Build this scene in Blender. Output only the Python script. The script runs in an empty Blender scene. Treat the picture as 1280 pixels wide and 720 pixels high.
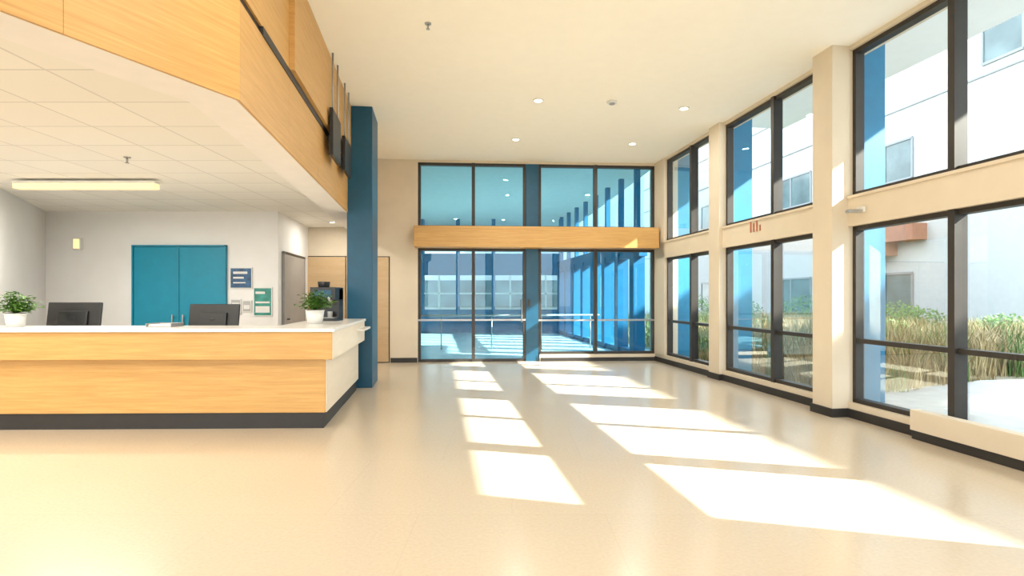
import bpy, bmesh, math, random
from mathutils import Vector, Matrix
random.seed(7)
scene = bpy.context.scene
col = scene.collection

# ---------------------------------------------------------------- materials
def nodes(name):
    m = bpy.data.materials.new(name); m.use_nodes = True
    nt = m.node_tree; b = nt.nodes['Principled BSDF']
    return m, nt, b

def mat(name, c, rough=0.5, metal=0.0, var=0.0, scale=6.0, spec=0.5, bump=0.0):
    m, nt, b = nodes(name)
    b.inputs['Roughness'].default_value = rough
    b.inputs['Metallic'].default_value = metal
    b.inputs['Specular IOR Level'].default_value = spec
    b.inputs['Base Color'].default_value = (*c, 1)
    tc = nt.nodes.new('ShaderNodeTexCoord')
    n = nt.nodes.new('ShaderNodeTexNoise'); n.inputs['Scale'].default_value = scale
    n.inputs['Detail'].default_value = 4
    nt.links.new(tc.outputs['Object'], n.inputs['Vector'])
    r = nt.nodes.new('ShaderNodeValToRGB')
    r.color_ramp.elements[0].position = 0.3; r.color_ramp.elements[1].position = 0.7
    r.color_ramp.elements[0].color = (*[max(0, x*(1-var)) for x in c], 1)
    r.color_ramp.elements[1].color = (*[min(1, x*(1+var)) for x in c], 1)
    nt.links.new(n.outputs['Fac'], r.inputs['Fac'])
    nt.links.new(r.outputs['Color'], b.inputs['Base Color'])
    if bump:
        bp = nt.nodes.new('ShaderNodeBump'); bp.inputs['Strength'].default_value = bump
        bp.inputs['Distance'].default_value = 0.01
        nt.links.new(n.outputs['Fac'], bp.inputs['Height'])
        nt.links.new(bp.outputs['Normal'], b.inputs['Normal'])
    return m

def wood(name, c1, c2, sc=(1.2, 1.2, 28), rough=0.4):
    m, nt, b = nodes(name)
    tc = nt.nodes.new('ShaderNodeTexCoord'); mp = nt.nodes.new('ShaderNodeMapping')
    mp.inputs['Scale'].default_value = sc
    n = nt.nodes.new('ShaderNodeTexNoise'); n.inputs['Scale'].default_value = 1.6
    n.inputs['Detail'].default_value = 7; n.inputs['Roughness'].default_value = 0.65
    n.inputs['Distortion'].default_value = 0.4
    r = nt.nodes.new('ShaderNodeValToRGB')
    r.color_ramp.elements[0].position = 0.3; r.color_ramp.elements[1].position = 0.72
    r.color_ramp.elements[0].color = (*c1, 1); r.color_ramp.elements[1].color = (*c2, 1)
    nt.links.new(tc.outputs['Object'], mp.inputs['Vector'])
    nt.links.new(mp.outputs['Vector'], n.inputs['Vector'])
    nt.links.new(n.outputs['Fac'], r.inputs['Fac'])
    nt.links.new(r.outputs['Color'], b.inputs['Base Color'])
    b.inputs['Roughness'].default_value = rough
    return m

def glass(name, tint, refl=1.0):
    m = bpy.data.materials.new(name); m.use_nodes = True
    nt = m.node_tree; nt.nodes.clear()
    o = nt.nodes.new('ShaderNodeOutputMaterial'); mx = nt.nodes.new('ShaderNodeMixShader')
    t = nt.nodes.new('ShaderNodeBsdfTransparent'); g = nt.nodes.new('ShaderNodeBsdfGlossy')
    t.inputs['Color'].default_value = (*tint, 1); g.inputs['Roughness'].default_value = 0.0
    g.inputs['Color'].default_value = (0.85, 0.95, 1, 1)
    f = nt.nodes.new('ShaderNodeFresnel'); f.inputs['IOR'].default_value = 1.45
    ml = nt.nodes.new('ShaderNodeMath'); ml.operation = 'MULTIPLY'; ml.inputs[1].default_value = refl
    nt.links.new(f.outputs[0], ml.inputs[0]); nt.links.new(ml.outputs[0], mx.inputs[0])
    nt.links.new(t.outputs[0], mx.inputs[1]); nt.links.new(g.outputs[0], mx.inputs[2])
    nt.links.new(mx.outputs[0], o.inputs[0])
    return m

def emis(name, c, s):
    m, nt, b = nodes(name)
    b.inputs['Base Color'].default_value = (*c, 1)
    b.inputs['Emission Color'].default_value = (*c, 1)
    b.inputs['Emission Strength'].default_value = s
    return m

def tiles(name, base, line, w, mort, rough=0.8):
    m, nt, b = nodes(name)
    tc = nt.nodes.new('ShaderNodeTexCoord')
    br = nt.nodes.new('ShaderNodeTexBrick')
    br.offset = 0; br.squash = 1
    br.inputs['Scale'].default_value = 1
    br.inputs['Brick Width'].default_value = w; br.inputs['Row Height'].default_value = w
    br.inputs['Mortar Size'].default_value = mort; br.inputs['Mortar Smooth'].default_value = 0.1
    br.inputs['Color1'].default_value = (*base, 1)
    br.inputs['Color2'].default_value = (*[x*0.95 for x in base], 1)
    br.inputs['Mortar'].default_value = (*line, 1)
    nt.links.new(tc.outputs['Object'], br.inputs['Vector'])
    nt.links.new(br.outputs['Color'], b.inputs['Base Color'])
    b.inputs['Roughness'].default_value = rough
    return m

def floor_mat():
    m, nt, b = nodes('vinyl_floor')
    tc = nt.nodes.new('ShaderNodeTexCoord')
    n = nt.nodes.new('ShaderNodeTexNoise'); n.inputs['Scale'].default_value = 45; n.inputs['Detail'].default_value = 6
    nt.links.new(tc.outputs['Object'], n.inputs['Vector'])
    r = nt.nodes.new('ShaderNodeValToRGB')
    r.color_ramp.elements[0].position = 0.35; r.color_ramp.elements[1].position = 0.65
    r.color_ramp.elements[0].color = (0.565, 0.475, 0.36, 1); r.color_ramp.elements[1].color = (0.60, 0.51, 0.395, 1)
    nt.links.new(n.outputs['Fac'], r.inputs['Fac'])
    b.inputs['Roughness'].default_value = 0.22
    # sheet seams
    br = nt.nodes.new('ShaderNodeTexBrick'); br.offset = 0.5
    br.inputs['Scale'].default_value = 1; br.inputs['Brick Width'].default_value = 1.2; br.inputs['Row Height'].default_value = 1.2
    br.inputs['Mortar Size'].default_value = 0.003
    br.inputs['Color1'].default_value = (1, 1, 1, 1); br.inputs['Color2'].default_value = (0.985, 0.985, 0.985, 1)
    br.inputs['Mortar'].default_value = (0.93, 0.93, 0.93, 1)
    nt.links.new(tc.outputs['Object'], br.inputs['Vector'])
    mx = nt.nodes.new('ShaderNodeMix'); mx.data_type = 'RGBA'; mx.blend_type = 'MULTIPLY'; mx.inputs[0].default_value = 1
    nt.links.new(r.outputs['Color'], mx.inputs[6]); nt.links.new(br.outputs['Color'], mx.inputs[7])
    nt.links.new(mx.outputs[2], b.inputs['Base Color'])
    return m

M_floor = floor_mat()
M_beige = mat('beige_wall_paint', (0.67, 0.58, 0.45), 0.6, var=0.03, scale=3)
M_white = mat('white_wall_paint', (0.77, 0.76, 0.75), 0.6, var=0.02, scale=3)
M_ceil = mat('ceiling_paint', (0.91, 0.88, 0.80), 0.8, var=0.01)
M_tile = tiles('acoustic_tile', (0.84, 0.81, 0.75), (0.62, 0.60, 0.56), 0.6, 0.009)
M_gyp = mat('bulkhead_paint', (0.84, 0.80, 0.77), 0.7, var=0.02)
M_wood = wood('maple_veneer', (0.50, 0.27, 0.078), (0.64, 0.38, 0.13))
M_sidewood = wood('sunlit_side_wood', (0.78, 0.67, 0.52), (0.84, 0.74, 0.60), (1.2, 1.2, 8))  # desk side wood with the sun's brightness put into a paler colour
M_wood2 = wood('maple_panel', (0.50, 0.34, 0.18), (0.58, 0.41, 0.24), (1.2, 1.2, 8))
M_dark = mat('dark_base', (0.022, 0.020, 0.019), 0.5, var=0.1)
M_frame = mat('bronze_frame', (0.042, 0.036, 0.031), 0.45, 0.3, var=0.1)
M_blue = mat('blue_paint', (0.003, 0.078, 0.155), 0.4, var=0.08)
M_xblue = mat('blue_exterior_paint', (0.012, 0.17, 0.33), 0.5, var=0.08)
M_teal = mat('teal_door_paint', (0.002, 0.23, 0.36), 0.45, var=0.05)
M_glass = glass('clear_glass', (0.94, 0.985, 0.985), 0.3)
M_bglass = glass('blue_glass', (0.48, 0.77, 0.87), 1.3)
M_counter = mat('white_solid_surface', (0.80, 0.78, 0.75), 0.25, var=0.03, scale=40)
M_black = mat('black_plastic', (0.010, 0.010, 0.011), 0.35, var=0.1)
M_grey = mat('grey_metal', (0.4, 0.4, 0.4), 0.35, 0.6, var=0.05)
M_greydoor = mat('grey_door', (0.32, 0.30, 0.28), 0.5, var=0.04)
M_conc = mat('concrete', (0.47, 0.46, 0.44), 0.9, var=0.08, scale=4)
M_soil = mat('soil_ground', (0.28, 0.24, 0.16), 0.95, var=0.25, scale=5)
M_stucco = mat('pale_stucco', (0.41, 0.43, 0.43), 0.9, var=0.03)
M_soffit = mat('white_soffit', (0.85, 0.87, 0.87), 0.9, var=0.01)
M_xwin = mat('facade_glass', (0.10, 0.15, 0.16), 0.15, var=0.3, scale=1)
M_xfr = mat('facade_frame', (0.20, 0.22, 0.23), 0.5, var=0.05)
M_red = mat('red_awning', (0.32, 0.15, 0.10), 0.8, var=0.1)
M_leaf = mat('leaf_green', (0.075, 0.19, 0.02), 0.5, var=0.5, scale=25)
M_shrub = mat('shrub_green', (0.085, 0.17, 0.035), 0.7, var=0.5, scale=9)
M_straw = mat('dry_grass', (0.37, 0.29, 0.15), 0.8, var=0.5, scale=2.5)
M_pot = mat('white_ceramic', (0.78, 0.77, 0.75), 0.3, var=0.01)
M_dirt = mat('potting_soil', (0.05, 0.03, 0.02), 0.9, var=0.3)
M_lamp = emis('lamp_warm', (1.0, 0.78, 0.36), 0.30)
M_down = emis('downlight_lens', (1.0, 0.9, 0.72), 2.5)
M_linkceil = mat('link_ceiling', (0.74, 0.82, 0.80), 0.7, var=0.03)
M_linkfloor = mat('link_floor', (0.45, 0.60, 0.64), 0.3, var=0.08, scale=2)
M_navy = mat('poster_navy', (0.02, 0.08, 0.18), 0.4, var=0.5, scale=12)
M_postg = mat('poster_green', (0.03, 0.24, 0.20), 0.4, var=0.3, scale=9)
M_paper = mat('paper_white', (0.70, 0.70, 0.68), 0.6, var=0.03)
M_lred = mat('red_letter', (0.45, 0.16, 0.1), 0.5)

# ---------------------------------------------------------------- mesh builder
class B:
    def __init__(s, name, *mats):
        s.name = name; s.mats = mats; s.bm = bmesh.new()
    def prism(s, pts, z0, z1, m=0):
        lo = [s.bm.verts.new((x, y, z0)) for x, y in pts]
        hi = [s.bm.verts.new((x, y, z1)) for x, y in pts]
        n = len(pts)
        fs = [s.bm.faces.new(lo[::-1]), s.bm.faces.new(hi)]
        for i in range(n):
            j = (i+1) % n
            fs.append(s.bm.faces.new((lo[i], lo[j], hi[j], hi[i])))
        for f in fs: f.material_index = m
        return s
    def box(s, x0, x1, y0, y1, z0, z1, m=0):
        return s.prism([(x0, y0), (x1, y0), (x1, y1), (x0, y1)], z0, z1, m)
    def cyl(s, p0, p1, r0, r1=None, m=0, seg=16, smooth=True):
        r1 = r0 if r1 is None else r1
        p0 = Vector(p0); p1 = Vector(p1); d = (p1-p0).normalized()
        a = d.orthogonal().normalized(); b = d.cross(a)
        R0 = []; R1 = []
        for i in range(seg):
            t = 2*math.pi*i/seg; v = a*math.cos(t)+b*math.sin(t)
            R0.append(s.bm.verts.new(p0+v*r0)); R1.append(s.bm.verts.new(p1+v*r1))
        fs = [s.bm.faces.new(R0[::-1]), s.bm.faces.new(R1)]
        for i in range(seg):
            j = (i+1) % seg
            f = s.bm.faces.new((R0[i], R0[j], R1[j], R1[i])); f.smooth = smooth; fs.append(f)
        for f in fs: f.material_index = m
        return s
    def poly(s, pts, m=0):
        f = s.bm.faces.new([s.bm.verts.new(p) for p in pts]); f.material_index = m; return s
    def obox(s, c, dx, dy, dz, rot=None, m=0):
        r = bmesh.ops.create_cube(s.bm, size=1)
        mt = Matrix.Translation(c) @ (rot if rot else Matrix.Identity(4)) @ Matrix.Diagonal((dx, dy, dz, 1))
        bmesh.ops.transform(s.bm, matrix=mt, verts=r['verts'])
        for v in r['verts']:
            for f in v.link_faces: f.material_index = m
        return s
    def done(s, bevel=0, parent=None, normals=True):
        if normals: bmesh.ops.recalc_face_normals(s.bm, faces=s.bm.faces)
        me = bpy.data.meshes.new(s.name); s.bm.to_mesh(me); s.bm.free()
        for m in s.mats: me.materials.append(m)
        o = bpy.data.objects.new(s.name, me); col.objects.link(o)
        if bevel:
            b = o.modifiers.new('bevel', 'BEVEL'); b.width = bevel; b.segments = 2; b.limit_method = 'ANGLE'
        if parent: o.parent = parent
        return o

def empty(name):
    e = bpy.data.objects.new(name, None); e.empty_display_size = 0.2; col.objects.link(e); return e

def area_lamp(parent, loc, sx, sy, watts, color, shape='RECTANGLE'):
    l = bpy.data.lights.new('lamp', 'AREA'); l.shape = shape; l.size = sx; l.size_y = sy
    l.energy = watts; l.color = color
    o = bpy.data.objects.new('lamp', l); o.location = loc; col.objects.link(o); o.parent = parent
    return o

# ---- plan lines of the building (metres); walls are slightly skewed to each other
# right window wall: x = 4.811 - 0.1357*y ; outward normal (1,.1357)
RN = (0.9909, 0.1345)
def R(y, o=0): return (4.811-0.1357*y + RN[0]*o, y + RN[1]*o)
def rq(y0, y1, o0, o1): return [R(y0, o0), R(y1, o0), R(y1, o1), R(y0, o1)]
# back wall: y = 12.3-0.0679*(3.142-x); outward normal (-.0679,1)
BN = (-0.0677, 0.9977)
def K(x, o=0): return (x + BN[0]*o, 12.3-0.0679*(3.142-x) + BN[1]*o)
def kq(x0, x1, o0, o1): return [K(x0, o0), K(x1, o0), K(x1, o1), K(x0, o1)]
# wood fascia side: x = -1.256-0.147*y ; faces +x
FN = (0.9894, 0.1454)
def F(y, o=0): return (-1.256-0.147*y + FN[0]*o, y + FN[1]*o)
def fq(y0, y1, o0, o1): return [F(y0, o0), F(y1, o0), F(y1, o1), F(y0, o1)]

ZC = 4.33          # main ceiling
REAR = -5.0
WE = 2.55          # near end of the window wall glazing
# ---------------------------------------------------------------- shell
B('floor', M_floor).prism([(-9.2, REAR-.2), R(REAR-.2, .3), R(12.5, .3), K(3.0, .2), K(-4.5, .2), (-9.2, 12.0)], -0.05, 0).done()
B('ceiling', M_ceil).prism([(-9.2, REAR-.2), R(REAR-.2, .3), R(12.6, .3), K(3.2, .3), K(-4.5, .3), (-9.2, 12.1)], ZC, ZC+.2).done()

w = B('wall_right', M_beige)
w.prism(rq(WE, 12.5, 0, .2), 0, 0.17)
w.prism(rq(WE, 12.5, 0, .175), 2.22, 2.57)
w.prism(rq(REAR, 12.5, 0.02, .3), 4.28, 5.6)
w.prism(rq(REAR, WE, 0, .3), 0, 4.3)
w.prism(rq(6.54, 6.88, -.2, .2), 0, ZC)
w.prism(rq(9.40, 9.76, -.06, .2), 0, ZC)
w.prism(rq(11.80, 12.6, 0, .3), 0, ZC)
w.done()
B('baseboard_right', M_dark).prism(rq(WE, 6.53, -.02, 0), 0, .1).prism(rq(6.52, 6.90, -.22, -.0), 0, .1)\
    .prism(rq(6.90, 9.39, -.02, 0), 0, .1).prism(rq(9.38, 9.78, -.08, 0), 0, .1).prism(rq(9.78, 12.28, -.02, 0), 0, .1)\
    .prism(rq(REAR, WE, -.02, 0), 0, .1).done()
B('trim_1', M_beige).prism(rq(WE, 6.53, -.02, 0.02), 2.54, 2.572).prism(rq(6.88, 9.4, -.02, 0.02), 2.54, 2.572)\
    .prism(rq(9.76, 11.8, -.02, 0.02), 2.54, 2.572).done()
# low convector enclosure under the near window
B('convector_cover', M_beige, M_dark).prism(rq(2.8, 5.55, -.13, -.022), 0.09, 0.29).prism(rq(2.8, 5.55, -.11, -.022), 0, .09, 1).done(.006)

def rwindow(idx, y0, y1, z0, z1, mull, trans=None, fw=.05):
    e = empty('window_%d' % idx)
    b = B('frame', M_frame)
    a, c = .06, .17
    b.prism(rq(y0, y0+fw, a, c), z0, z1).prism(rq(y1-fw, y1, a, c), z0, z1)
    b.prism(rq(y0, y1, a, c), z0, z0+fw).prism(rq(y0, y1, a, c), z1-fw, z1)
    for m in mull: b.prism(rq(m-.035, m+.035, a-.03, c), z0, z1)
    if trans: b.prism(rq(y0, y1, a+.01, c), trans-.025, trans+.025)
    b.done(parent=e)
    B('pane', M_glass).poly([(*R(y0+.02, .11), z0+.02), (*R(y1-.02, .11), z0+.02), (*R(y1-.02, .11), z1-.02), (*R(y0+.02, .11), z1-.02)]).done(parent=e)
i = 1
for y0, y1, ml in ((WE, 6.54, (3.93, 5.26)), (6.88, 9.40, (8.06,)), (9.76, 11.80, (10.65,))):
    rwindow(i, y0, y1, 0.17, 2.22, ml, 0.89); i += 1
    rwindow(i, y0, y1, 2.57, 4.28, ml); i += 1

# back wall
w = B('wall_back', M_beige)
w.prism(kq(-4.6, -2.01, 0, .25), 0, ZC+.2)
w.prism(kq(-2.01, 3.2, 0.02, .25), 4.28, ZC+.2)
w.prism(kq(0.60, 3.2, 0.0, .25), 0, 0.15)
w.done()
B('baseboard_back', M_dark).prism(kq(-2.58, -2.02, -.02, 0), 0, .1).prism(kq(.62, 3.13, -.02, 0), 0, .08).done()
B('trim_2', M_wood).prism(kq(-2.06, 3.12, -.34, .22), 2.44, 2.88).done(.006)
def kwindow(name, x0, x1, z0, z1, mull, trans=None, handle=None, fw=.055, post=None):
    e = empty(name)
    b = B('frame', M_frame, M_grey)
    a, c = .04, .15
    b.prism(kq(x0, x0+fw, a, c), z0, z1).prism(kq(x1-fw, x1, a, c), z0, z1)
    b.prism(kq(x0, x1, a, c), z0, z0+fw).prism(kq(x0, x1, a, c), z1-fw, z1)
    for m in mull: b.prism(kq(m-.035, m+.035, a-.03, c), z0, z1)
    if trans: b.prism(kq(x0, x1, a-.01, c-.02), trans-.018, trans+.018, 1)
    if handle:
        for h in handle: b.cyl((*K(h, -.03), .85), (*K(h, -.03), 1.35), .014, m=1).cyl((*K(h, -.03), .95), (*K(h, .05), .95), .01, m=1).cyl((*K(h, -.03), 1.25), (*K(h, .05), 1.25), .01, m=1)
    b.done(parent=e)
    B('pane', M_bglass).poly([(*K(x0+.02, .10), z0+.02), (*K(x1-.02, .10), z0+.02), (*K(x1-.02, .10), z1-.02), (*K(x0+.02, .10), z1-.02)]).done(parent=e)
kwindow('window_7', -2.01, .30, 2.88, 4.28, (-.83,))
kwindow('window_8', .58, 3.15, 2.88, 4.28, (1.83,))
kwindow('door_1', -2.01, .30, 0.0, 2.44, (-.83,), .9, handle=(.21,))
kwindow('window_9', .58, 3.15, 0.15, 2.44, (1.83,), .89)
B('door_post', M_blue, M_black).prism(kq(.305, .575, .03, .18), 0, 2.43).prism(kq(.305, .575, .03, .18), 2.89, 4.275).prism(kq(.33, .39, .0, .03), 1.2, 1.34, 1).done()
# wood panelled doors at left end of back wall
e = empty('door_2')
b = B('panels', M_wood2, M_dark)
for x0, x1 in ((-4.30, -3.52), (-3.50, -2.62)):
    b.prism(kq(x0, x1, -.04, -.005), 0.02, 2.24)
b.prism(kq(-4.32, -2.60, -.004, 0), 0, 2.26, 1)
b.done(.003, parent=e)

# rear wall (behind the camera) with wide glazing added to let in sky fill, and far left wall
w = B('wall_rear', M_beige)
w.box(-9.2, 5.6, REAR-.25, REAR, 3.8, ZC+.2).box(-9.2, 5.6, REAR-.25, REAR, 0, .2)
for x in (-9.2, -5.8, -2.4, 1.0, 4.6): w.box(x, x+.3, REAR-.25, REAR, 0, ZC)
w.done()
k = 10
for x in (-8.9, -5.5, -2.1, 1.3):
    e = empty('window_%d' % k); k += 1
    x1 = x+3.1 if x < 1 else 4.6
    b = B('frame', M_frame)
    b.box(x, x1, REAR-.15, REAR-.08, .2, .26).box(x, x1, REAR-.15, REAR-.08, 3.74, 3.8)
    for q in (x+.03, (x+x1)/2, x1-.03): b.box(q-.03, q+.03, REAR-.16, REAR-.07, .2, 3.8)
    b.done(parent=e)
    B('pane', M_glass).poly([(x, REAR-.11, .2), (x1, REAR-.11, .2), (x1, REAR-.11, 3.8), (x, REAR-.11, 3.8)]).done(parent=e)

B('wall_left', M_white).box(-9.2, -9.0, REAR, 7.3, 0, ZC).prism([(-9.2, 7.3), (-6.75, 7.3), (-7.97, 9.57), (-8.1, 9.75), (-9.2, 9.75)], 0, 2.86).done()
B('wall_reception', M_white).box(-7.97, -4.02, 9.57, 9.72, 0, 2.86)\
    .prism([(-4.02, 9.57), (-4.00, 9.57), (-4.30, 11.83), (-4.42, 11.83), (-4.14, 9.72)], 0, 2.86).done()

# ---------------------------------------------------------------- bulkhead over reception
SO = 2.70
a0 = (-3.05, 0.90); pb = F(3.70)
dx, dy = pb[0]-a0[0], pb[1]-a0[1]; L = math.hypot(dx, dy); ux, uy = dx/L, dy/L; nx, ny = uy, -ux
def ring(d):
    """line a0->pb and side line shifted inward by d: start point, corner"""
    q0 = (a0[0]-nx*d, a0[1]-ny*d)
    fx, fy = F(0, -d); s_ = -0.147
    t = (fx + s_*(q0[1]-fy) - q0[0])/(dx - s_*dy)
    return q0, (q0[0]+dx*t, q0[1]+dy*t)
r0, rb = ring(.022)
q0, qb = ring(.34)
w = B('bulkhead', M_gyp)
w.prism([r0, rb, qb, q0], SO, SO+.3)
w.prism([rb, F(11.75, -.022), F(11.75, -.34), qb], SO, SO+.3)
w.done()
B('ceiling_tiles', M_tile).prism([(-8.99, 1.0), q0, qb, F(11.75, -.345), K(-4.3, -.02), (-8.99, 11.6)], 2.86, 2.95).done()

# wood fascia in panels with thin open joints over a dark backing
f = B('wood_fascia', M_wood, M_dark)
def G(t, o): return (a0[0]+ux*t+nx*o, a0[1]+uy*t+ny*o)
def gq(t0, t1, o0, o1): return [G(t0, o0), G(t1, o0), G(t1, o1), G(t0, o1)]
f.prism(gq(0, L-.03, -.10, -.021), SO+.31, ZC, 1)
f.prism(fq(3.74, 11.72, -.10, -.021), SO+.31, ZC, 1)
n = 3
for kk in range(n):
    t0 = L*kk/n; t1 = L*(kk+1)/n
    for z0, z1 in ((SO, 3.55), (3.554, ZC)):
        f.prism(gq(t0+.001, t1-.001, -.02, 0.0), z0, z1)
ys = [3.70, 5.0, 6.3, 7.6, 8.9, 10.3, 11.72]
for y0, y1 in zip(ys[:-1], ys[1:]):
    f.prism(fq(y0+.001, y1-.001, -.02, 0.0), SO, 3.36)
    f.prism(fq(y0+.001, y1-.001, -.02, 0.05 if y0 > 4 else 0.0), 3.43 if y0 < 7 else 3.366, ZC)
f.prism(fq(4.2, 6.95, -.02, 0.008), 3.36, 3.43, 1)
f.done()

# hanging displays on the fascia
def display(y0, y1, z0, z1, o, ang):
    e = empty('wall_display')
    b = B('screen', M_black, M_grey)
    c = F((y0+y1)/2, o); zc = (z0+z1)/2
    rz = Matrix.Rotation(math.atan2(.147, 1)+ang, 4, 'Z')
    b.obox((c[0], c[1], zc), .04, y1-y0, z1-z0, rz)
    b.obox((c[0]+.022, c[1], zc), .004, y1-y0-.03, z1-z0-.03, rz)
    b.done(.006, parent=e)
    r = B('rods', M_grey)
    for yy in (y0+.12, y1-.12):
        p = F(yy, o); r.cyl((p[0], p[1], z1-.03), (p[0], p[1], ZC), .012)
    p = F((y0+y1)/2, 0); r.cyl((p[0], p[1], zc), (c[0], c[1], zc), .03)
    r.done(parent=e)
display(6.60, 7.20, 3.08, 3.64, .09, 0)
display(7.55, 8.15, 3.12, 3.58, .09, 0)

# ---------------------------------------------------------------- blue column
cx0, cx1 = -2.53, -2.15
B('blue_column', M_blue).prism([(cx0, 8.58), (cx1, 8.62), (cx1-.11, 9.42), (cx0-.11, 9.38)], 0, ZC).done(.008)

# ---------------------------------------------------------------- reception desk
DS = -0.1357
def sx(y, off=0): return -1.985 + DS*(y-5.95) + off
d = empty('reception_desk')
def front(x): return 5.87 + 0.024*(x+5.4)
XL = -7.6
B('body', M_wood).prism([(XL, front(XL)), (sx(5.95), 5.95), (sx(8.42), 8.42), (sx(8.42)-.12, 8.42), (sx(6.1)-.12, 6.10), (XL, front(XL)+.15)], .17, .78).done(.004, parent=d)
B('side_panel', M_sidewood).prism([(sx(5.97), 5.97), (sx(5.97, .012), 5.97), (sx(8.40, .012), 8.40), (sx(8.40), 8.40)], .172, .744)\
    .prism([(sx(5.86, .09), 5.86), (sx(5.86, .1), 5.86), (sx(8.44, .1), 8.44), (sx(8.44, .09), 8.44)], .747, 1.033).done(parent=d)  # thin skin carrying the painted-in sunlight on the desk side
B('plinth', M_dark).prism([(XL, front(XL)+.02), (sx(5.97, -.02), 5.97), (sx(8.42, -.02), 8.42), (sx(8.42)-.12, 8.42), (sx(6.1)-.12, 6.10), (XL, front(XL)+.15)], 0, .168).done(parent=d)
B('fascia', M_wood).prism([(XL, front(XL)-.10), (sx(5.84, .09), 5.84), (sx(8.44, .09), 8.44), (sx(8.42)-.12, 8.44), (sx(6.1)-.12, 6.10), (XL, front(XL)+.15)], .745, 1.035).done(.004, parent=d)
B('countertop', M_counter).prism([(XL, front(XL)-.13), (sx(5.81, .12), 5.81), (sx(8.46, .12), 8.46), (sx(8.46, -.62), 8.46), (sx(6.45, -.62), 6.45), (XL, 6.38)], 1.035, 1.07).done(.004, parent=d)
B('work_surface', M_counter).prism([(XL, 6.0), (-2.62, 6.1), (-2.62, 7.0), (XL, 7.0)], .72, .75).done(parent=d)
B('inner_legs', M_wood).box(XL, XL+.05, 6.1, 6.98, 0, .72).box(-5.0, -4.95, 6.1, 6.98, 0, .72).box(-2.75, -2.7, 6.15, 6.98, 0, .72)\
    .prism([(sx(6.5, -.6), 6.5), (sx(6.5, -.55), 6.5), (sx(8.4, -.55), 8.4), (sx(8.4, -.6), 8.4)], 0, 1.035).done(parent=d)
B('end_shelf', M_counter).prism([(sx(7.6, .1), 7.6), (sx(7.6, .2), 7.6), (sx(8.35, .2), 8.35), (sx(8.35, .1), 8.35)], .93, .96).done(.004, parent=d)

# monitors (seen from the back)
def monitor(x, y, wd, h, zc, yaw):
    e = empty('computer_monitor')
    rz = Matrix.Rotation(yaw, 4, 'Z'); rx = rz @ Matrix.Rotation(math.radians(-8), 4, 'X')
    b = B('display_housing', M_black, M_grey)
    b.obox((x, y, zc), wd, .03, h, rx)
    b.obox(Vector((x, y, zc)) + rx @ Vector((0, -.025, -.02)), wd*.55, .03, h*.5, rx)
    b.done(.008, parent=e)
    s = B('stand', M_black)
    s.obox((x, y-.03, (zc+.75)/2-.0), .06, .03, zc-.75, rz)
    s.prism([(x-.13, y-.12), (x+.13, y-.12), (x+.13, y+.08), (x-.13, y+.08)], .75, .762)
    s.done(.004, parent=e)
monitor(-5.17, 6.62, .62, .34, 1.165, .03)
monitor(-3.52, 6.62, .60, .34, 1.145, -.04)
kb = B('keyboard', M_black)
kb.obox((-5.17, 6.85, .762), .44, .14, .02)
for r_ in range(4):
    for c_ in range(12): kb.obox((-5.17-.2+c_*.036, 6.80+r_*.032, .776), .028, .024, .008)
kb.done()
# paper tray on the counter
t = B('paper_tray', M_grey, M_paper)
t.box(-3.98, -3.70, 6.08, 6.32, 1.07, 1.08).box(-3.98, -3.97, 6.08, 6.32, 1.08, 1.11).box(-3.71, -3.70, 6.08, 6.32, 1.08, 1.11).box(-3.98, -3.70, 6.31, 6.32, 1.08, 1.11)
t.box(-3.96, -3.72, 6.1, 6.3, 1.08, 1.098, 1)
t.done()

def potted_plant(x, y, z, r, h, spread, n):
    e = empty('potted_plant')
    p = B('pot', M_pot, M_dirt)
    p.cyl((x, y, z), (x, y, z+h), r*.78, r, seg=28).cyl((x, y, z+h-.002), (x, y, z+h+.008), r*1.04, r*1.04, seg=28)
    p.cyl((x, y, z+h+.006), (x, y, z+h+.012), r*.9, r*.9, m=1, seg=20)
    p.done(parent=e)
    l = B('leaves', M_leaf)
    for i in range(n):
        az = random.uniform(0, 2*math.pi); el = random.uniform(.15, 1.5)
        Ls = random.uniform(.45, 1)*spread
        base = Vector((x, y, z+h+.01))
        tip = base + Vector((math.cos(az)*math.cos(el)*Ls, math.sin(az)*math.cos(el)*Ls, math.sin(el)*Ls*.95+.01))
        l.cyl(base, tip, .002, .0015, seg=5)
        for q in range(3):
            lp = base.lerp(tip, .5+.25*q)
            az2 = az+random.uniform(-1.6, 1.6); ln = random.uniform(.045, .08); wdt = ln*.36
            dr = Vector((math.cos(az2), math.sin(az2), random.uniform(-.3, .6))).normalized()
            sd = dr.cross(Vector((0, 0, 1))).normalized(); up = Vector((0, 0, -.012))
            A = l.bm.verts.new(lp); T = l.bm.verts.new(lp+dr*ln+up)
            m1 = l.bm.verts.new(lp+dr*ln*.45+sd*wdt-up*.4); m2 = l.bm.verts.new(lp+dr*ln*.45-sd*wdt-up*.4); mc = l.bm.verts.new(lp+dr*ln*.5+up*.3)
            l.bm.faces.new((A, mc, m1)); l.bm.faces.new((m1, mc, T)); l.bm.faces.new((A, m2, mc)); l.bm.faces.new((m2, T, mc))
    l.done(parent=e, normals=False)
potted_plant(-5.46, 6.16, 1.07, .10, .14, .24, 120)
potted_plant(-2.42, 6.88, 1.07, .11, .16, .25, 120)

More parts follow.
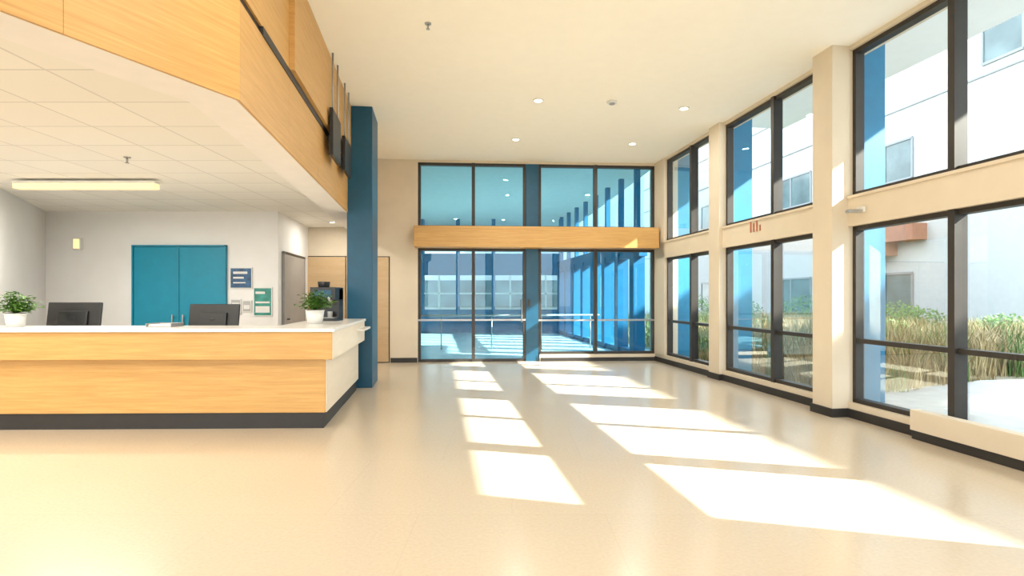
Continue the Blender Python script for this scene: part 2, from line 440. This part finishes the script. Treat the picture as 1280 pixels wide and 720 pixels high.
# coffee machine
cm = B('coffee_machine', M_black, M_grey, M_blue)
X, Y, Z = -2.56, 7.75, 1.07
cm.box(X-.17, X+.17, Y-.18, Y+.18, Z, Z+.04).box(X-.17, X+.17, Y+.0, Y+.18, Z+.04, Z+.44).box(X-.17, X+.17, Y-.18, Y+.18, Z+.29, Z+.46)
cm.cyl((X-.07, Y-.09, Z+.29), (X-.07, Y-.09, Z+.23), .03, .02, m=1).cyl((X+.07, Y-.09, Z+.29), (X+.07, Y-.09, Z+.23), .03, .02, m=1)
cm.cyl((X-.06, Y+.05, Z+.46), (X-.06, Y+.05, Z+.54), .075, .085).box(X-.12, X+.12, Y-.185, Y-.18, Z+.33, Z+.42, 2)
cm.box(X-.15, X+.15, Y-.17, Y-.02, Z+.04, Z+.05, 1).cyl((X+.09, Y-.186, Z+.31), (X+.09, Y-.2, Z+.31), .02, m=1)
cm.cyl((X+.07, Y-.09, Z+.05), (X+.07, Y-.09, Z+.13), .03, .038, m=1)
cm.done(.01)

# ---------------------------------------------------------------- reception wall things
e = empty('door_3')
b = B('leaves', M_teal, M_frame, M_grey)
b.box(-6.43, -5.665, 9.52, 9.565, 0.01, 2.25).box(-5.655, -4.89, 9.52, 9.565, 0.01, 2.25)
b.box(-6.46, -6.435, 9.50, 9.568, 0, 2.28, 0).box(-4.885, -4.86, 9.50, 9.568, 0, 2.28, 0).box(-6.46, -4.86, 9.50, 9.568, 2.255, 2.28, 0)
b.cyl((-5.75, 9.47, .9), (-5.75, 9.47, 1.1), .012, m=2).cyl((-5.57, 9.47, .9), (-5.57, 9.47, 1.1), .012, m=2)
for xx in (-5.75, -5.57):
    for zz in (.93, 1.07): b.cyl((xx, 9.47, zz), (xx, 9.525, zz), .008, m=2)
b.done(.003, parent=e)
e = empty('door_4')
def T(y, o): 
    x = -4.00-0.1327*(y-9.57); return (x+.991*o, y+.131*o)
def tq(y0, y1, o0, o1): return [T(y0, o0), T(y1, o0), T(y1, o1), T(y0, o1)]
b = B('leaf', M_greydoor, M_frame)
b.prism(tq(9.85, 11.3, .005, .04), .01, 2.16).prism(tq(9.80, 9.85, .005, .05), 0, 2.2, 0).prism(tq(11.3, 11.35, .005, .05), 0, 2.2, 0).prism(tq(9.80, 11.35, .005, .05), 2.16, 2.2, 1)
b.cyl((*T(10.0, .04), 1.0), (*T(10.0, .09), 1.0), .012, m=1)
b.done(.003, parent=e)
def poster(name, x0, x1, z0, z1, mm, blocks=()):
    b = B(name, M_paper, mm, M_paper)
    b.box(x0, x1, 9.545, 9.568, z0, z1); b.box(x0+.015, x1-.015, 9.542, 9.546, z0+.015, z1-.015, 1)
    for bx0, bx1, bz0, bz1 in blocks: b.box(x0+bx0, x0+bx1, 9.539, 9.543, z0+bz0, z0+bz1, 2)
    return b.done()
poster('framed_poster', -4.81, -4.43, 1.54, 1.90, M_navy, ((.06, .3, .25, .29), (.06, .24, .17, .2), (.06, .27, .09, .11)))
poster('framed_poster', -4.41, -4.09, 1.07, 1.56, M_postg, ((.04, .28, .06, .17), (.04, .28, .22, .25), (.04, .2, .38, .42)))
poster('notice_sheet', -4.80, -4.62, 1.10, 1.36, M_grey, ((.03, .15, .15, .2),))
poster('notice_sheet', -4.60, -4.44, 1.14, 1.34, M_grey, ((.03, .13, .05, .12),))
b = B('wall_sconce', M_paper, M_lamp)
b.box(-7.46, -7.32, 9.50, 9.568, 2.2, 2.40).box(-7.44, -7.34, 9.49, 9.502, 2.22, 2.38, 1); b.done(.01)

# ---------------------------------------------------------------- light fixtures, plus added fill lamps
WARM = (1, .94, .84)
def linear(x0, x1, y, z, watts):
    e = empty('linear_ceiling_light')
    B('housing', M_paper).box(x0, x1, y-.06, y+.06, z+.06, z+.09).cyl((x0+.2, y, z+.09), (x0+.2, y, 2.86), .008).cyl((x1-.2, y, z+.09), (x1-.2, y, 2.86), .008).done(.004, parent=e)
    B('diffuser', M_lamp).box(x0+.01, x1-.01, y-.055, y+.055, z, z+.06).done(parent=e)
    area_lamp(e, ((x0+x1)/2, y, z-.006), x1-x0-.05, .09, watts, WARM)
linear(-6.16, -4.40, 6.95, 2.74, 28)
linear(-6.2, -4.4, 2.9, 2.74, 20)  # extra fixture added out of view to light the reception
def sprinkler(x, y, z):
    b = B('fire_sprinkler', M_grey)
    b.cyl((x, y, z), (x, y, z-.01), .035).cyl((x, y, z-.01), (x, y, z-.06), .01).cyl((x, y, z-.06), (x, y, z-.065), .02); b.done()
sprinkler(-4.02, 5.85, 2.86); sprinkler(-.9, 6.0, ZC)
def downlight(x, y, z=ZC, watts=30, r=.09):
    e = empty('recessed_downlight')
    B('trim_ring', M_paper).cyl((x, y, z-.012), (x, y, z), r, r+.005, seg=28).done(parent=e)
    B('lens', M_down).cyl((x, y, z-.016), (x, y, z-.011), r*.75, seg=24).done(parent=e)
    if watts: area_lamp(e, (x, y, z-.02), r*1.4, r*1.4, watts, WARM, 'DISK')
for x, y in ((.39, 8.34), (2.67, 8.69), (.07, 10.4), (2.3, 10.7)): downlight(x, y, watts=8, r=.075)
for x, y in ((-.9, 3.2), (.9, 3.2), (2.8, 3.2), (-.9, .8), (.9, .8), (2.8, .8), (-2, -2.5), (0, -2.5), (2, -2.5)): downlight(x, y, watts=8)  # downlights added out of view to raise the hall's light level
for x, y in ((-3.5, 10.9),): downlight(x, y, 2.86, 6, .05)  # small downlight added to brighten the corridor end
for x, y in ((-7.2, 4.2), (-5.2, 4.6), (-3.5, 3.3), (-7.5, 2.2)): downlight(x, y, 2.86, 12, .05)  # downlights added out of view to brighten the reception
b = B('smoke_detector', M_paper, M_grey); b.cyl((1.5, 8.4, ZC), (1.5, 8.4, ZC-.03), .08, .07, seg=24).cyl((1.5, 8.4, ZC-.03), (1.5, 8.4, ZC-.045), .045, .04, m=1); b.done()

# small fixtures on the window beam
s = B('beam_spotlight', M_paper, M_grey)
p = R(6.3, 0); s.obox((p[0]-.03, p[1], 2.38), .06, .08, .06).obox((p[0]-.12, p[1]-.02, 2.36), .16, .07, .035, m=1); s.done(.005)
s = B('beam_sign', M_lred, M_paper)
for j, (yy, hh) in enumerate(((8.55, .20), (8.47, .16), (8.39, .20), (8.31, .12))):
    s.prism(rq(yy-.012, yy+.012, -.012, 0), 2.38, 2.38+hh-.03, 0)
s.done()

# ---------------------------------------------------------------- exterior
B('ground', M_soil).box(-60, 70, -60, 80, -.25, -.08).done()
B('paved_path', M_conc).prism([R(-20, .35), R(7.9, .35), R(8.4, 2.6), R(9.0, 4.5), R(9.0, 13.5), R(-20, 13.5)], -.08, -.03).done()
B('roof_overhang', M_soffit).prism(rq(REAR, 13.5, -.3, 3.83), 5.6, 5.8).done()
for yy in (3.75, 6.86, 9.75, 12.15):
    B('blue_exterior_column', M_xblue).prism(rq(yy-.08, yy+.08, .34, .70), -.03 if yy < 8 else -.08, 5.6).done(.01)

# pale building opposite
def facade(name, y0, y1, o, h, wins, awn=()):
    b = B(name, M_stucco, M_xwin, M_xfr, M_red)
    b.prism(rq(y0, y1, o, o+8), -.08, h)
    for a, c, z0, z1 in wins:
        b.prism(rq(a, c, o-.02, o+.0), z0, z1, 1)
        nn = max(1, int((c-a)/1.1))
        for q in range(nn+1):
            yy = a+(c-a)*q/nn; b.prism(rq(yy-.04, yy+.04, o-.06, o), z0, z1, 2)
        b.prism(rq(a, c, o-.06, o), z0-.05, z0+.04, 2).prism(rq(a, c, o-.06, o), z1-.04, z1+.05, 2)
    for a, c, z0, z1 in awn: b.prism(rq(a, c, o-.6, o), z0, z1, 3)
    for zz in (4.6, 8.6, 10.5): b.prism(rq(y0, y1, o-.05, o), zz, zz+.06, 2)
    yy = y0
    while yy < min(y1, 34): b.prism(rq(yy, yy+.05, o-.03, o), -.08, h, 2); yy += 3.3
    b.done()
facade('opposite_building', 14.5, 48, 13.0, 15, ((19.3, 23.2, 5.9, 7.4), (19.3, 23.2, .5, 2.3), (25, 28, 5.9, 7.4), (25, 28, .5, 2.3), (31, 36, 5.9, 7.4), (31, 36, .5, 2.3), (15.3, 16.6, 9.0, 10.3)),
       ((18.7, 23.2, 3.5, 4.1), (20, 21.5, 3.0, 3.5)))
facade('added_sun_blocker', -14, 8.2, 14.0, 10.6, ((-10, -6, 5.9, 7.4), (-3, 1, 5.9, 7.4), (3, 7, 5.9, 7.4), (-10, -6, .5, 2.3), (-3, 1, .5, 2.3), (3, 7, .5, 2.3)))  # unseen block added to keep low sun off the floor beside the windows

# dry ornamental grasses: one mass
g = B('ornamental_grass', M_straw, M_shrub)
def clump(cx, cy, h, n, m):
    for i in range(n):
        az = random.uniform(0, 6.283); sp = random.uniform(.05, .6)*h; hh = h*random.uniform(.5, 1)
        bx, by = cx+random.uniform(-.15, .15), cy+random.uniform(-.15, .15)
        dx_, dy_ = math.cos(az), math.sin(az); w_ = random.uniform(.005, .011)
        s_ = Vector((-dy_, dx_, 0))*w_
        p0 = Vector((bx, by, -.08)); p1 = Vector((bx+dx_*sp*.4, by+dy_*sp*.4, hh*.65)); p2 = Vector((bx+dx_*sp, by+dy_*sp, hh))
        v = [g.bm.verts.new(q) for q in (p0-s_, p0+s_, p1+s_, p1-s_, p2)]
        f1 = g.bm.faces.new((v[0], v[1], v[2], v[3])); f2 = g.bm.faces.new((v[3], v[2], v[4])); f1.material_index = f2.material_index = m
for i in range(2400):
    yy = random.uniform(7.9, 24); o = random.uniform(1.0, 12.0)
    if yy < 9.6 and o > 1.5+(yy-7.9)*2.4: continue
    x_, y_ = R(yy, o)
    clump(x_, y_, random.uniform(.3, .95), 44, 0 if random.random() < .76 else 1)
g.done(normals=False)
def shrub(x, y, h):
    b = B('shrub', M_shrub)
    for i in range(1000):
        v = Vector((random.gauss(0, 1), random.gauss(0, 1), random.gauss(0, 1))).normalized()*random.uniform(.55, 1)
        c = Vector((x+v.x*h*.7, y+v.y*h*.7, h*.42+v.z*h*.45))
        a = Vector((random.gauss(0, 1), random.gauss(0, 1), random.gauss(0, 1))).normalized(); q = a.orthogonal().normalized()
        s_ = .055
        b.poly([c-a*s_, c+q*s_*.6, c+a*s_, c-q*s_*.6])
    b.cyl((x, y, -.08), (x, y, h*.5), .04)
    b.done(normals=False)
for yy, o, h in ((16.5, 10.5, 1.3), (17.8, 10.8, 1.5), (15.6, 8.6, .9), (20, 11.2, 1.7), (23, 11.3, 1.7), (27, 10.5, 1.6), (22, 7.5, 1.1), (14.5, 11.3, 1.1), (30, 9.5, 1.8), (25, 9, 1.3)):
    x_, y_ = R(yy, o); shrub(x_, y_, h)

# ---------------------------------------------------------------- glazed link beyond the back wall
B('link_floor', M_linkfloor).box(-6, 5.5, 12.6, 30, -.08, -.02).done()
B('link_ceiling', M_linkceil).prism([K(-5, .3), K(3.4, .3), (2.4, 30), (-5, 30)], 4.45, 4.6).done()
B('link_wall', M_white).box(-5.2, -5.0, 12.1, 30, -.08, 4.45).done()
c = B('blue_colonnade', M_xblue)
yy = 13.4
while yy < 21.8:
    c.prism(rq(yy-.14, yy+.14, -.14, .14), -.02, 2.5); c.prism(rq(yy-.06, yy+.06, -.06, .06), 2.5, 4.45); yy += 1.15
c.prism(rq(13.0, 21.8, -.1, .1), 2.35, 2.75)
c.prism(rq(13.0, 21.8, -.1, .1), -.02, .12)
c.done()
e = empty('link_end_glazing')
f = B('frame', M_xblue, M_paper)
f.box(-5, 2.0, 22, 22.2, 2.25, 3.1).box(-5, 2.0, 22, 22.2, -.02, .9)
for xx in (-5, -3.6, -2.2, -.8, .6, 1.86): f.box(xx, xx+.14, 21.95, 22.2, -.02, 4.45)
for xx in (-4.3, -2.9, -1.5, -.1, 1.3): f.box(xx, xx+.06, 22.0, 22.1, .9, 2.25, 1)
f.box(-5, 2.0, 22, 22.1, 1.5, 1.56, 1)
f.done(parent=e)
r = B('handrail', M_grey)
r.cyl((-4.8, 14.8, .9), (2.4, 15.4, .9), .025)
for q in range(6):
    x_ = -4.6+q*1.35; y_ = 14.8+.6*(x_+4.8)/7.2; r.cyl((x_, y_, -.02), (x_, y_, .9), .018)
r.done()
B('far_building', M_stucco, M_xwin).box(-14, 8, 34, 40, -.08, 9).box(-12, 6, 33.95, 34, .8, 2.4, 1).done()

# ---------------------------------------------------------------- light
wd = bpy.data.worlds.new('daylight'); scene.world = wd; wd.use_nodes = True
nt = wd.node_tree; bg = nt.nodes['Background']
tc = nt.nodes.new('ShaderNodeTexCoord'); sp = nt.nodes.new('ShaderNodeSeparateXYZ')
rp = nt.nodes.new('ShaderNodeValToRGB')
rp.color_ramp.elements[0].position = 0.45; rp.color_ramp.elements[0].color = (0.97, 0.96, 0.93, 1)
rp.color_ramp.elements[1].position = 0.9; rp.color_ramp.elements[1].color = (0.70, 0.84, 1.0, 1)
mr = nt.nodes.new('ShaderNodeMapRange'); mr.inputs[1].default_value = -1; mr.inputs[2].default_value = 1
nt.links.new(tc.outputs['Generated'], sp.inputs[0]); nt.links.new(sp.outputs['Z'], mr.inputs[0])
nt.links.new(mr.outputs[0], rp.inputs['Fac']); nt.links.new(rp.outputs['Color'], bg.inputs['Color'])
bg.inputs['Strength'].default_value = 2.05

sl = bpy.data.lights.new('sun', 'SUN'); sl.energy = 9.0; sl.angle = math.radians(.6); sl.color = (1, .95, .85)
so = bpy.data.objects.new('sun', sl); col.objects.link(so)
el = math.radians(32.0)
trav = Vector((-.9637*math.cos(el), .2669*math.cos(el), -math.sin(el)))
so.rotation_euler = trav.to_track_quat('-Z', 'Y').to_euler(); so.location = (12, -3, 9)

# ---------------------------------------------------------------- camera
cam = bpy.data.cameras.new('camera'); co = bpy.data.objects.new('camera', cam); col.objects.link(co)
co.location = (0, 0, 1.4); co.rotation_euler = (math.radians(90), 0, 0)
cam.sensor_width = 36; cam.lens = 700/1280*36; cam.shift_y = 11/1280; cam.clip_end = 300
scene.camera = co
scene.view_settings.view_transform = 'Standard'
scene.view_settings.exposure = 1.6
